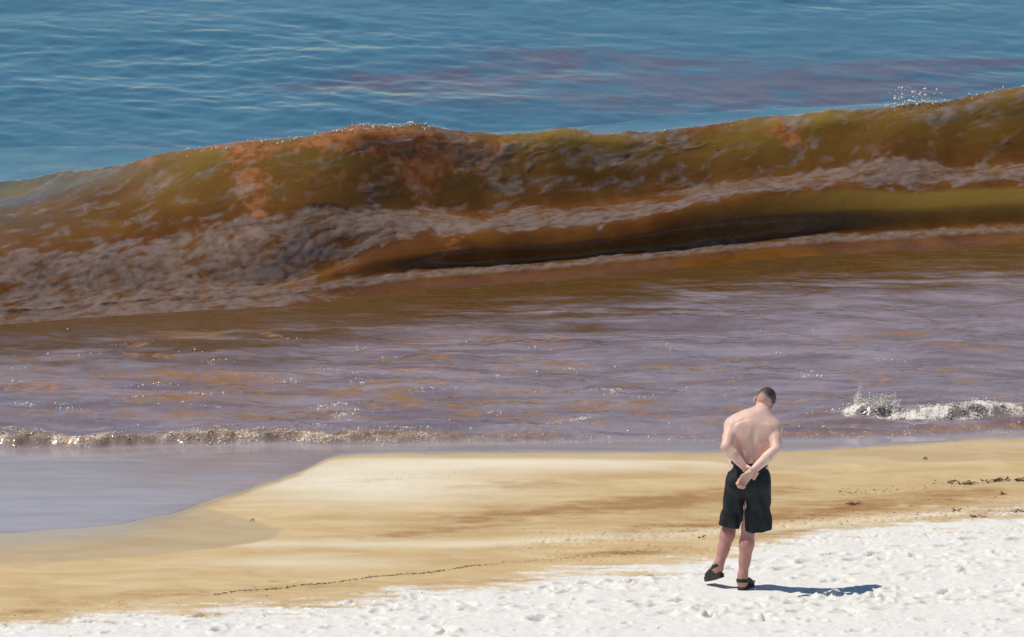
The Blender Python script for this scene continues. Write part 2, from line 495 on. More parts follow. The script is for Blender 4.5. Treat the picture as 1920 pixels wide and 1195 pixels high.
xw = stretched(-5.9, 5.9, 0.0125, -300, 300, 1.22)
NX = len(xw)
ytoe = np.full(NX, 73.0)
for _ in range(4):
    pxw = px_of(xw, ytoe, 0.05)
    ytoe = y_at(0.05, sum(curve(TOE, pxw + q_) for q_ in (-80, -40, 0, 40, 80)) / 5)
pxc = px_of(xw, ytoe + 1.2, 0.8)
rc, rt, r2t, r2b = curve(CREST, pxc), curve(TOE, pxw), curve(L2T, pxc), curve(L2B, pxc)
leftw = ss(760, 480, pxc)                               # the broken left part has one long rough slope
yc = ytoe + 1.85 + 1.1 * ss(480, -60, pxc) + 0.10 * noise(xw * 0.7, xw * 0, 3)
y2t = ytoe + 1.18 * (1 - leftw) + 0.95 * leftw
hol = ss(640, 900, pxc) * ss(1900, 1200, pxc)              # the face under the lip stands almost upright at the centre
y2b = ytoe + (0.70 - 0.20 * hol) * (1 - leftw) + 0.34 * leftw
yf = ytoe + 0.34 * (1 - leftw) + 0.16 * leftw
zc, z2t, z2b = z_at(yc, rc), z_at(y2t, r2t), z_at(y2b, r2b)
zf = np.minimum(z_at(yf, rt - 24), z2b - 0.06)
yback = yc + 6.5
# profile control points, from behind the crest down to the flat water in front
def stack(*a): return np.stack([np.broadcast_to(v, (NX,)) for v in a], 0)
um = 0.5 * (yc + y2t) - 0.05; zm = 0.50 * (zc + z2t) + 0.03      # hollow of the upper face
lm = 0.5 * (y2b + yf) - 0.05 * (1 - leftw) - 0.01 * hol; zlm = 0.5 * (z2b + zf) + 0.02 * (1 - leftw) # hollow of the lower face
PY = stack(yback, yc + 4.0, yc + 2.2, yc + 0.9, yc + 0.25, yc, yc - 0.22, um, y2t, 0.5 * (y2t + y2b), y2b, lm, yf, 0.45 * yf + 0.55 * ytoe, ytoe, ytoe - 0.25)
PZ = stack(0.0, 0.10 * zc, 0.36 * zc, 0.74 * zc, 0.94 * zc, zc, zc - 0.06, zm, z2t, 0.55 * z2t + 0.45 * z2b + 0.02, z2b, zlm, zf, 0.5 * zf + 0.05, 0.055, 0.0)  # toe
NP = PY.shape[0]
# how many rows between control points
seg = [10, 10, 14, 12, 8, 10, 30, 30, 24, 24, 26, 26, 14, 10, 10]
tt = np.concatenate([[i + j / s for j in range(s)] for i, s in enumerate(seg)] + [[NP - 1]])
def cat_eval(P, t):
    i = np.clip(np.floor(t).astype(int), 0, NP - 2); f = (t - i)[:, None]
    p0, p1, p2, p3 = P[np.clip(i - 1, 0, NP - 1)], P[i], P[i + 1], P[np.clip(i + 2, 0, NP - 1)]
    m1 = 0.42 * (p2 - p0); m2 = 0.42 * (p3 - p1)
    return (2 * f**3 - 3 * f**2 + 1) * p1 + (f**3 - 2 * f**2 + f) * m1 + (-2 * f**3 + 3 * f**2) * p2 + (f**3 - f**2) * m2
WY, WZ = cat_eval(PY, tt), cat_eval(PZ, tt)
T = np.broadcast_to(tt[:, None], WY.shape)
WX = np.broadcast_to(xw, WY.shape).copy()
WPX = px_of(WX, WY, WZ); WROW = row_of(WY, WZ)
# masks on the wave; A = metres up the water surface from the toe
A = np.concatenate([np.zeros((1, NX)), np.cumsum(np.sqrt(np.diff(WY, axis=0)**2 + np.diff(WZ, axis=0)**2), axis=0)], 0)
A = A[-1:] - A
S = T * 0.22
wx_ = 0.05 * fbm(WX * 2.0, A * 2.6, 2, 201); wy_ = 0.07 * fbm(WX * 2.0 + 9, A * 2.6, 2, 202)
UX, UA = WX + wx_, A + wy_
wob = 16 * fbm(WX * 1.3, A * 2, 4, 101) + 10 * fbm(WX * 5, A * 5, 3, 102)
rowl = WROW + wob
g_ledge = ss(-10, 10, rowl - r2t) * ss(8, -8, rowl - r2b)
g_left = ss(-30, 40, rowl - r2t) * leftw
g_mid = ss(790, 900, WPX) * ss(1450, 1230, WPX) * ss(-4, 20, rowl - rc) * ss(14, -10, rowl - r2t) * 0.72
g_toe = ss(7, 20, WROW + 0.5 * wob - (rt - 36)) * ss(13.9, 13.2, T)
g_face = ss(4.8, 6.0, T) * ss(10.2, 9.6, T) * (0.43 + 0.10 * leftw)
g_top = ss(4.6, 5.4, T) * ss(7.6, 6.0, T) * (0.50 + 0.4 * noise(WX * 0.6, A * 0.5, 105))
g_right = ss(1560, 1750, WPX) * ss(5.0, 5.5, T) * ss(7.8, 6.4, T) * 0.66
strips = np.exp(-((WPX - 1110) / 130) ** 2 - ((WROW - 373 + 0.02 * (WPX - 1110)) / 9) ** 2) + np.exp(-((WPX - 880) / 40) ** 2 - ((WROW - 372) / 9) ** 2) \
    + np.exp(-((WPX - 1050) / 60) ** 2 - ((WROW - 322) / 6) ** 2)
reg = np.maximum.reduce([g_ledge, g_left, g_mid, g_face, g_top, g_right]) - 0.9 * np.clip(strips, 0, 1)
lean = UA - 0.35 * UX
nz = fbm(UX * 2.6 + 0.8 * UA, lean * 7.0, 6, 103, 0.62)
nz = nz + 0.28 * fbm(UX * 6 + 1.2 * UA, UA * 0.9, 3, 120, 0.5)
foam = ss(0.15, 1.0, reg * 0.76 + 0.66 * nz) * ss(4.3, 5.0, T)  # mask for grey sky reflections on ledge and faces, painted with the foam colour
foam = np.maximum(foam, g_toe * (0.85 + 0.3 * nz))
swirl = 1 - 2.4 * np.abs(fbm(UX * 2.2 + 0.6 * UA, lean * 8.0, 5, 203, 0.65))
swirl = np.clip(0.25 * swirl + 0.45 + 0.35 * fbm(UX * 9, UA * 11, 3, 204), 0, 1)
alg = np.zeros_like(WX)
for (cx, cy, wx, wy, a) in [(690, 262, 120, 22, 1.1), (760, 298, 90, 34, 1.2), (790, 345, 42, 48, 1.2), (850, 285, 80, 22, .9), (910, 300, 80, 50, .5), (600, 275, 130, 16, .6), (430, 275, 90, 12, .8), (230, 305, 130, 13, .75), (120, 325, 80, 8, .5), (1010, 280, 70, 24, .4), (1250, 285, 90, 12, .35),
                            (455, 300, 32, 40, 1.1), (480, 370, 34, 70, .95), (480, 455, 16, 26, .5), (1465, 242, 40, 24, 1.1), (1495, 264, 30, 20, 1.0), (470, 258, 30, 8, .7),
                            (1650, 350, 70, 12, .4), (560, 330, 90, 14, .35), (700, 246, 90, 6, .7), (850, 455, 26, 40, .5), (1000, 455, 150, 26, .22), (640, 345, 60, 22, .5)]:
    alg = alg + a * np.exp(-((WPX - cx + 14 * fbm(WX * 3, S * 6, 2, 7)) / wx) ** 2 - ((WROW - cy) / wy) ** 2)
alg = np.clip(alg * (0.74 + 0.8 * fbm(WX * 5, S * 12, 4, 106)), 0, 1) * ss(4.5, 5.2, T)
gold = ss(4.7, 5.3, T) * ss(8.3, 5.9, T + 0.5 * fbm(WX * 0.7, A * 1.2, 3, 109)) * (0.72 + 0.7 * fbm(WX * 0.8, A * 1.5, 3, 107)) + 0.9 * ss(10.0, 10.4, T) * ss(12.0, 10.7, T) * ss(1250, 1700, WPX)  # translucent glow painted in: golden at crest and right lip, fading downward
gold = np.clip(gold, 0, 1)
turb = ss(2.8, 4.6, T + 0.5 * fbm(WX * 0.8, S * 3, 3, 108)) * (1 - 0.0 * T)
turb = turb * (1 - 0.65 * ss(420, -50, WPX) * ss(7.6, 5.2, T + 0.8 * fbm(WX * 0.9, A * 2.0, 4, 110)))
# relief
nrm_y = -np.gradient(WZ, axis=0); nrm_z = np.gradient(WY, axis=0)
ln = np.sqrt(nrm_y**2 + nrm_z**2) + 1e-9
nrm_y, nrm_z = nrm_y / ln, nrm_z / ln
sgn = np.sign(nrm_z.mean()); nrm_y *= sgn; nrm_z *= sgn
inner = ss(0.0, 1.5, T) * ss(15.0, 14.0, T)
d = foam * (0.018 * fbm(UX * 1.8, UA * 2.4, 3, 111, 0.4) + 0.006 * fbm(UX * 6, UA * 8, 2, 112, 0.5) + 0.010 * (swirl - 0.5))
d = d + (0.006 + 0.014 * leftw) * fbm(WX * 1.2, A * 1.3, 2, 113, 0.45) + 0.0025 * fbm(UX * 6, UA * 8, 2, 114)
lip = np.exp(-((T - 5.0) / 0.7) ** 2)
d = d + lip * (0.030 * fbm(WX * 2.2, T * 0.3, 3, 118) + 0.016 * np.abs(fbm(WX * 7, T * 0.8, 3, 119)))
d = d + g_toe * 0.014 * fbm(WX * 6, A * 7, 3, 115, 0.5)
WY2 = WY + d * nrm_y * inner
WZ2 = WZ + d * nrm_z * inner
WX2 = WX + foam * inner * 0.02 * fbm(WX * 5, S * 14, 3, 117)
wq = ss(1.5, 0, T); wf = ss(14.0, 15.0, T)
WZ2 = WZ2 + wq * sea_ripple(WX, WY) + wf * shallow_ripple(WX, WY)
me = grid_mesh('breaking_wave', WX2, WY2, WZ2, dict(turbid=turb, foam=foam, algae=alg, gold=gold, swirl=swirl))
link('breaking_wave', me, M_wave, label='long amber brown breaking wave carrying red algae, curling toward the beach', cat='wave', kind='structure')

# open sea behind the wave
g = np.concatenate([np.linspace(0, 22, 300), 22 + np.cumsum(0.08 * 1.06 ** np.arange(1, 130))])
SX = np.broadcast_to(xw, (len(g), NX)).copy()
SY = yback[None, :] + g[:, None]
SZ = sea_ripple(SX, SY) * ss(600, 60, SY)
SPX, SROW = px_of(SX, SY), row_of(SY, SZ)
tb = np.zeros_like(SX)
for (cx, cy, wx, wy, a) in [(1060, 105, 150, 16, .7), (1000, 140, 200, 14, .5), (1240, 120, 200, 10, .4), (1450, 155, 160, 10, .5), (1700, 128, 150, 12, .8), (1880, 115, 120, 10, .6),
                            (1500, 165, 260, 20, .45), (650, 160, 130, 10, .5), (800, 150, 120, 12, .5), (170, 298, 60, 14, .9), (260, 285, 100, 12, .6), (1300, 200, 260, 20, .25), (1650, 190, 200, 20, .35)]:
    tb = tb + a * np.exp(-((SPX - cx) / wx) ** 2 - ((SROW - cy) / wy) ** 2)
tb = tb + 0.45 * np.exp(-((SPX - 1500) / 480) ** 2 - ((SROW - 165) / 45) ** 2) + 0.3 * np.exp(-((SPX - 850) / 250) ** 2 - ((SROW - 165) / 40) ** 2)
tb = np.clip(tb * 1.9 * (0.75 + 1.3 * fbm(SX * 1.4, SY * 1.6, 5, 121, 0.6)), 0, 1)
tb = np.maximum(tb, turb[0][None, :] * np.exp(-g / 1.5)[:, None])
me = grid_mesh('sea', SX, SY, SZ, dict(turbid=tb * 0.9, foam=0, algae=tb * 0.08, gold=0))
link('sea', me, M_sea, label='calm rippled blue sea beyond the breaking wave', cat='sea', kind='structure')

# shallow water and swash film between wave and sand
ye = edge_y(xw, np.full(NX, 64.0))
v = np.linspace(0, 1, 420)
yend = ye - 0.45
QY = (ytoe - 0.25)[None, :] * (1 - v)[:, None] + yend[None, :] * v[:, None]
QX = np.broadcast_to(xw, QY.shape).copy()
QPX, QROW = px_of(QX, QY, 0.05), row_of(QY, 0.03)
zs = beach_z(QY)
BORE = [(-600, 838), (0, 836), (200, 838), (330, 832), (500, 826), (700, 824), (900, 822), (1100, 818), (1290, 815), (1440, 812), (1600, 808), (1700, 803), (1800, 797), (1880, 790), (2300, 770)]
def bore_y(x, pts=BORE):
    px = px_of(x, 66.0, .05)
    return y_at(0.04, curve(pts, px) + 3.0 * noise(x * 2.2, x * 0, 8) + 1.5 * noise(x * 7, x * 0, 9))
by = bore_y(xw)
pxb = px_of(xw, by, .05)
hb = 0.060 * ss(760, 60, pxb) + 0.045 * ss(1150, 700, pxb) * ss(0, 500, pxb) + 0.018
hb = hb * (1 + 0.35 * noise(xw * 1.7, xw * 0, 12))
u = QY - by[None, :]
ridge = hb[None, :] * np.where(u > 0, np.exp(-(u / 0.55) ** 2), ss(-0.12, 0.0, u))
# the little breaker on the right
BRK = [(1200, 792), (1480, 784), (1560, 776), (1640, 776), (1700, 780), (1760, 783), (1840, 778), (1920, 772), (2400, 750)]
by2 = bore_y(xw, BRK); pxb2 = px_of(xw, by2, .05)
hb2 = 0.065 * ss(1560, 1620, pxb2) * (1 - 0.35 * np.exp(-((pxb2 - 1695) / 30) ** 2)) * (1 + 0.25 * noise(xw * 3, xw * 0, 14)) + 0.022 * ss(1430, 1540, pxb2)
u2 = QY - by2[None, :]
ridge2 = hb2[None, :] * np.where(u2 > 0, np.exp(-(u2 / 0.38) ** 2), ss(-0.14, 0.0, u2))
edge_in = QY - ye[None, :]
film = zs + 0.006 * np.clip(edge_in / 0.06, -3, 1) + 0.012 * ss(0.0, 2.0, edge_in) + 0.002 * fbm(QX * 1.2, QY * 1.6, 3, 133) * ss(0.1, 0.6, edge_in)
flat = shallow_ripple(QX, QY) + 0.02
flat = flat + 0.02 * np.exp(-((QROW - 668 - 10 * noise(QX * .7, QX * 0, 4)) / 10) ** 2) * ss(700, 200, QPX)      # low step of old foam line on the left
onbeach = ss(-0.55, 0.10, -u)                                                         # film zone in front of the bore
QZ = np.maximum(flat * ss(0.0, 0.25, u + 0.1) + film * ss(0.25, 0.0, u + 0.1), np.where(u < 0.15, film, -9)) + ridge + ridge2
# rough chop close to the bores
chop = np.exp(-((QY - by[None, :] - 1.1) / 1.0) ** 2) + np.exp(-((u2 - 0.2) / 0.5) ** 2) * ss(1450, 1600, QPX)
QZ = QZ + 0.010 * chop * fbm(QX * 4, QY * 6, 4, 131, 0.6) * ss(-0.1, 0.2, u)
QZ = QZ + (ridge + ridge2) * 0.45 * fbm(QX * 6, QY * 9, 4, 132, 0.6)
rng = np.random.default_rng(8)
pat = np.zeros_like(QX)
for i in range(190):
    cx, cy = rng.uniform(-60, 1980), rng.uniform(610, 812)
    if rng.random() < 0.4: cy = rng.uniform(690, 800); cx = rng.uniform(-50, 1200)
    wx, wy = rng.uniform(20, 110), rng.uniform(2.0, 5.5)
    a = rng.uniform(0.6, 1.3)
    m = (np.abs(QPX - cx) < 3 * wx) & (np.abs(QROW - cy) < 30)
    q = QROW[m] - cy + 6 * noise(QX[m] * 3, QY[m] * 2, i)
    pat[m] += a * np.exp(-((QPX[m] - cx) / wx) ** 2 - (q / wy) ** 2)
pat = np.clip(pat * (0.65 + 1.5 * fbm(QX * 3.5, QY * 5, 5, 141, 0.65)), 0, 1)
goldp = pat * ss(0.0, 0.5, fbm(QX * 0.6, QY * 0.8, 2, 142) + 0.30)
pat = pat * (1 - 0.6 * goldp)
front = np.where(u > -0.12, np.exp(-(u / 0.18) ** 2), 0) * ss(0.015, 0.055, hb[None, :])
front2 = np.where(u2 > -0.14, np.exp(-(u2 / 0.20) ** 2), 0) * ss(0.02, 0.055, hb2[None, :])
foamq = np.clip(0.75 * front * (0.75 + 0.9 * fbm(QX * 3, QY * 7, 3, 143)) + 0.95 * front2, 0, 1)
thin = np.exp(-(u / 0.05) ** 2) * ss(1000, 1300, QPX) * 0.8
algq = np.clip(pat * 0.75 + 0.25 * front * ss(700, 100, QPX) + thin, 0, 1)
turbq = np.ones_like(QX)
filmmask = ss(0.05, -0.25, u)
toe_d = (ytoe - 0.25)[None, :] - QY
brown = ss(0, 1, np.exp(-(toe_d / (2.3 + 0.7 * noise(QX * 0.5, QX * 0, 15))) ** 2) * (1 + 1.6 * fbm(QX * 0.8, QY * 2.6, 5, 146, 0.6) * ss(0.2, 1.6, toe_d)))
fz = fbm(QX * 4, QY * 7, 5, 144, 0.65)
white = np.clip(front * ss(.02, .05, hb[None, :]) * (0.44 + 0.7 * fbm(QX * 2.0, QY * 2, 3, 149, 0.6)), 0, 1)
white = np.maximum(white, np.clip(1.25 * front2 * (0.55 + 0.9 * fbm(QX * 4, QY * 7, 4, 145, 0.6)), 0, 1))
white = np.maximum(white, np.clip(0.9 * np.exp(-((u2 - 0.35) / 0.3) ** 2) * ss(1680, 1800, QPX) * (fbm(QX * 3, QY * 8, 4, 148) * 1.6), 0, 1))
goldp = np.maximum(goldp, 0.95 * front)
me = grid_mesh('shallow_water', QX, QY, QZ, dict(turbid=turbq, foam=foamq, algae=algq, gold=np.clip(goldp, 0, 1) * (1 - filmmask), film=filmmask, white=white, brown=brown, swirl=np.clip(0.5 + 0.8 * fbm(QX * 4, QY * 7, 3, 147), 0, 1)))
link('shallow_water', me, M_shal, label='murky mauve shallow water with rusty streaks lapping the sand', cat='water', kind='structure')

# ------------------------------------------------------------------ foam and spray: beads of froth and droplets, white beads for sun glints
ICO = []
ph = (1 + 5 ** 0.5) / 2
for a, b in ((1, ph), (-1, ph), (1, -ph), (-1, -ph)):
    ICO += [(0, a, b), (a, b, 0), (b, 0, a)]
ICO = np.array(ICO); ICO /= np.linalg.norm(ICO[0])
from itertools import combinations
ed = 1.06
tri = [c for c in combinations(range(12), 3) if all(np.linalg.norm(ICO[i] - ICO[j]) < ed for i, j in combinations(c, 2))]
tri = np.array([c if np.dot(np.cross(ICO[c[1]] - ICO[c[0]], ICO[c[2]] - ICO[c[0]]), ICO[c[0]]) > 0 else (c[0], c[2], c[1]) for c in tri])

def beads(name, pts, rad, label, cat, seed=1, mat=None):
    r = np.random.default_rng(seed)
    pts = np.asarray(pts, float); rad = np.asarray(rad, float)
    n = len(pts)
    sc = rad[:, None, None] * (1 + 0.35 * r.normal(size=(n, 1, 3))).clip(0.4, 1.8)
    V = ICO[None] * sc * (1 + 0.18 * r.normal(size=(n, 12, 1))) + pts[:, None, :]
    F = tri[None] + (np.arange(n) * 12)[:, None, None]
    me = raw_mesh(name, V.reshape(-1, 3), None, F.reshape(-1, 3))
    return link(name, me, mat or M_foam, label=label, cat=cat, kind='stuff')

def surf_sample(PXa, XX, YY, ZZ, w, n, r):
    p = np.clip(w, 0, None).ravel(); p = p / p.sum()
    i = r.choice(len(p), n, p=p)
    return np.stack([XX.ravel()[i], YY.ravel()[i], ZZ.ravel()[i]], -1)

r = np.random.default_rng(21)
core = np.abs(QX) < 5.6
w = core * np.where((u > -0.13) & (u < 0.35), 1, 0) * ss(0.015, 0.06, hb[None, :]) * np.clip(0.25 + 1.6 * fbm(QX * 2.2, QY * 6, 4, 151), 0, 2) * ss(950, 200, QPX)
p1 = surf_sample(0, QX, QY, QZ, w, 5200, r); p1[:, 2] += r.uniform(-.001, .008, len(p1))
w = core * np.exp(-((u + 0.05) / 0.12) ** 2) * np.clip(0.2 + fbm(QX * 5, QY * 9, 3, 152), 0, 2)
p2 = surf_sample(0, QX, QY, QZ, w, 2600, r)
beads('swash_foam', np.concatenate([p1, p2]), np.concatenate([r.gamma(1.8, 0.0015, len(p1)), r.gamma(2.2, 0.0013, len(p2))]).clip(.0012, .012),
      'frothy sparkling foam along the low swash front on the left', 'foam', 3, M_gold_foam)

w = core * np.where((u2 > -0.15) & (u2 < 0.28), 1, 0) * ss(0.03, 0.06, hb2[None, :]) * np.clip(0.5 + 1.1 * fbm(QX * 4, QY * 7, 4, 153), 0, 2)
p1 = surf_sample(0, QX, QY, QZ, w, 1300, r); p1[:, 2] += np.abs(r.normal(0, .010, len(p1)))
pl = []; rl = []
bx = x_at(1630, 67.6, .1)
for k in range(34):                                                        # jets thrown up by the little breaker
    px0 = r.uniform(1592, 1668); x0 = x_at(px0, 67.6, .1); y0 = float(np.interp(x0, xw, by2)) + r.uniform(-.05, .15)
    h = r.uniform(.08, .20) * (1.0 if px0 < 1665 else 0.5) * (1.35 if px0 < 1608 else 1); lean = r.normal(-.02 if px0 < 1620 else .02, .05)
    m = int(r.integers(50, 130))
    s = r.random(m) ** 0.8
    pl.append(np.stack([x0 + lean * s + r.normal(0, .010 + .012 * (1 - s), m), y0 + r.normal(0, .025, m) - .05 * s, .05 + h * s + r.normal(0, .006, m)], -1))
    rl.append(r.gamma(2.2, .0016, m) * (1.15 - .5 * s))
P = np.concatenate([p1] + pl)
RR = np.concatenate([r.gamma(2.2, .0016, len(p1))] + rl).clip(.0012, .012)
beads('breaker_foam', P, RR, 'white splashing foam of the small breaker near the right edge', 'foam', 5)

# white beads added in place of sun glints on the shallow water
w = core * ss(600, 720, QROW) * ss(835, 815, QROW) * ss(0.0, 0.3, u) * np.clip(fbm(QX * 1.6, QY * 3.0, 4, 161) - 0.28, 0, 1) ** 2 * (0.3 + pat + 0.6 * ss(700, 780, QROW))
p1 = surf_sample(0, QX, QY, QZ, w, 2400, r)
beads('water_glitter', p1, r.gamma(2.2, .0019, len(p1)).clip(.0015, .011), 'tiny white beads standing in for sun glints across the murky shallows', 'glints', 7)

# spray on the crest
ic = int(np.argmin(np.abs(tt - 5.0)))
cp = px_of(WX2[ic], WY2[ic], WZ2[ic])
w = np.zeros(NX)
for (c, s, a) in [(400, 45, .8), (510, 30, .8), (560, 30, .6), (640, 25, .8), (700, 45, 1.6), (770, 50, 1.0), (1735, 40, .9), (1860, 40, .7), (1240, 20, .2), (1375, 12, .3)]:
    w += a * np.exp(-((cp - c) / s) ** 2)
i = r.choice(NX, 420, p=w / w.sum())
ty = r.integers(-3, 8, len(i)) + ic
p1 = np.stack([WX2[ty, i], WY2[ty, i], WZ2[ty, i] + .006], -1) + r.normal(0, .008, (len(i), 3))
rad = r.gamma(2.0, .0022, len(i)).clip(.0015, .011)
pl = [p1]; rl = [rad]
for (c, spread, hgt, m) in [(1698, 14, .19, 70), (1730, 16, .15, 45), (1712, 34, .06, 60)]:
    j = np.argmin(np.abs(cp[None, :] - (c + r.normal(0, spread, m))[:, None]), axis=1)
    hh = r.random(m) ** 1.3 * hgt
    pl.append(np.stack([WX2[ic, j] + r.normal(0, .01, m), WY2[ic, j] + r.normal(0, .05, m), WZ2[ic, j] + hh], -1)); rl.append(r.gamma(2.4, .0030, m).clip(.003, .014))
beads('crest_spray', np.concatenate(pl), np.concatenate(rl), 'white droplets and spray flying off the crest of the brown wave', 'spray', 9, M_foam)

# ------------------------------------------------------------------ signed-distance modelling for the figure
class Field:
    def __init__(self, lo, hi, h):
        self.lo = np.array(lo, float); self.h = h
        self.n = np.ceil((np.array(hi) - self.lo) / h).astype(int) + 1
        self.F = np.full(self.n, 0.2, np.float32)
    def sub(self, lo, hi):
        a = np.clip(np.floor((np.array(lo) - self.lo) / self.h).astype(int), 0, self.n)
        b = np.clip(np.ceil((np.array(hi) - self.lo) / self.h).astype(int) + 1, 0, self.n)
        sl = tuple(slice(i, j) for i, j in zip(a, b))
        ax = [self.lo[k] + self.h * np.arange(a[k], b[k]) for k in range(3)]
        return sl, np.stack(np.meshgrid(*ax, indexing='ij'), -1)
    def blend(self, sl, d, k, op='add'):
        A = self.F[sl]
        d = d.astype(np.float32)
        if op == 'sub':
            d = -d
            hh = np.clip(0.5 - 0.5 * (d - A) / k, 0, 1) if k else None
            self.F[sl] = A * (1 - (1 - hh)) if False else np.where(True, -self._smin(-A, -d, k), 0)
        else:
            self.F[sl] = self._smin(A, d, k)
    @staticmethod
    def _smin(a, b, k):
        if k <= 0: return np.minimum(a, b)
        h = np.clip(k - np.abs(a - b), 0, None) / k
        return np.minimum(a, b) - h * h * k * 0.25
    def cone(self, a, b, ra, rb, k=0.02, flat=None, op='add'):
        a = np.array(a, float); b = np.array(b, float)
        m = max(ra, rb) + 0.06 + k
        sl, P = self.sub(np.minimum(a, b) - m, np.maximum(a, b) + m)
        if P.size == 0: return
        ab = b - a
        t = np.clip(((P - a) @ ab) / (ab @ ab), 0, 1)
        q = P - a - t[..., None] * ab
        if flat is not None:                                   # squash along a direction
            fd, fs = np.array(flat[0], float), flat[1]
            fd = fd / np.linalg.norm(fd)
            c = q @ fd
            q = q + (c * (fs - 1))[..., None] * fd
        d = np.linalg.norm(q, axis=-1) - (ra + (rb - ra) * t)
        self.blend(sl, d, k, op)
    def ell(self, c, r, k=0.03, M=None, op='add'):
        c = np.array(c, float); r = np.array(r, float)
        m = r.max() + 0.06 + k
        sl, P = self.sub(c - m, c + m)
        q = P - c
        if M is not None: q = q @ np.array(M)                  # world -> local (M columns = local axes)
        k0 = np.linalg.norm(q / r, axis=-1); k1 = np.linalg.norm(q / (r * r), axis=-1) + 1e-9
        self.blend(sl, k0 * (k0 - 1) / k1, k, op)
    def mesh(self, name):
        F = self.F; ins = F < 0
        c = np.zeros(np.array(F.shape) - 1, np.int8)
        for i in (0, 1):
            for j in (0, 1):
                for k in (0, 1):
                    c += ins[i:F.shape[0] - 1 + i, j:F.shape[1] - 1 + j, k:F.shape[2] - 1 + k]
        act = (c > 0) & (c < 8)
        cells = np.argwhere(act)
        vid = np.full(act.shape, -1, np.int32); vid[act] = np.arange(len(cells))
        acc = np.zeros((len(cells), 3)); cnt = np.zeros(len(cells))
        cor = [(i, j, k) for i in (0, 1) for j in (0, 1) for k in (0, 1)]
        for a in cor:
            for ax in range(3):
                if a[ax]: continue
                b = list(a); b[ax] = 1
                A = cells + a; B = cells + b
                fa = F[A[:, 0], A[:, 1], A[:, 2]]; fb = F[B[:, 0], B[:, 1], B[:, 2]]
                x = (fa < 0) != (fb < 0)
                t = np.where(x, fa / np.where(np.abs(fa - fb) < 1e-9, 1, fa - fb), 0)
                p = np.array(a, float) + t[:, None] * (np.array(b) - a)
                acc[x] += p[x]; cnt[x] += 1
        V = self.lo + self.h * (cells + acc / cnt[:, None])
        quads = []
        for ax in range(3):
            sa = [slice(None)] * 3; sb = [slice(None)] * 3
            sa[ax] = slice(0, -1); sb[ax] = slice(1, None)
            x = ins[tuple(sa)] != ins[tuple(sb)]
            e = np.argwhere(x)
            o1, o2 = [q for q in range(3) if q != ax]
            e = e[(e[:, o1] > 0) & (e[:, o2] > 0) & (e[:, o1] < F.shape[o1] - 1) & (e[:, o2] < F.shape[o2] - 1)]
            def at(d1, d2):
                q = e.copy(); q[:, o1] += d1; q[:, o2] += d2
                return vid[q[:, 0], q[:, 1], q[:, 2]]
            Q = np.stack([at(-1, -1), at(0, -1), at(0, 0), at(-1, 0)], -1)
            inside = ins[e[:, 0], e[:, 1], e[:, 2]]
            flip = inside if ax != 1 else ~inside
            Q = np.where(flip[:, None], Q, Q[:, ::-1])
            quads.append(Q)
        return raw_mesh(name, V, np.concatenate(quads))

def rot(rx, ry, rz):
    return np.array((Matrix.Rotation(rz, 3, 'Z') @ Matrix.Rotation(ry, 3, 'Y') @ Matrix.Rotation(rx, 3, 'X')))

SP = 231.0
cp_, sp_ = math.cos(R(14)), math.sin(R(14))
def J(px, row, y):                                   # a joint of the figure in its own frame (metres)
    return np.array([(px - 1390) / SP, y, ((1108 - row) / SP - y * sp_) / cp_])

base = Vector((PERSON_X, PERSON_Y, float(beach_z(PERSON_Y)) - 0.004))
NYV = np.array([0, -1.0, 0])

def foot_frame(ankle, heel_z, toe):
    """returns origin under the heel, forward, side, up"""
    o = np.array([ankle[0], ankle[1], 0.0]); o[2] = heel_z
    f = np.array(toe) - o; f /= np.linalg.norm(f)
    s = np.cross(f, [0, 0, 1]); s /= np.linalg.norm(s)
    up = np.cross(s, f)
    return o - f * 0.045, f, s, up

RA, LA = J(1393, 1087, 0.0), J(1349, 1066, 0.09)
feet = [foot_frame(RA, 0.012, (RA[0] + 0.085, 0.22, 0.012)), foot_frame(LA, 0.102, (LA[0] - 0.11, 0.30, 0.016))]

def add_foot(Fd, fr, ankle, grow=0.0):
    o, f, s, u = fr
    L = lambda a, b, c: o + f * a + s * b + u * c
    Fd.ell(L(0.040, 0, 0.042), np.array([.042, .034, .040]) + grow, 0.02, np.stack([f, s, u], -1))
    Fd.cone(L(0.05, 0, 0.055), L(0.15, 0, 0.036), .036 + grow, .030 + grow, 0.03)
    Fd.cone(L(0.12, 0.012, 0.030), L(0.20, 0.018, 0.022), .030 + grow, .022 + grow, 0.02)
    Fd.cone(L(0.12, -0.016, 0.028), L(0.19, -0.024, 0.020), .028 + grow, .020 + grow, 0.02)
    for i, (b, ln_) in enumerate(((.030, .245), (.012, .243), (-.004, .236), (-.020, .226), (-.034, .212))):
        if s @ np.array([1, 0, 0]) > 0: pass
        Fd.cone(L(ln_ - .045, b, .020), L(ln_, b, .014), .012 + grow, (.011 if i == 0 else .009) + grow, 0.008)
    Fd.cone(np.array(ankle) + u * .03, L(0.045, 0, 0.06), .036 + grow, .036 + grow, 0.03)

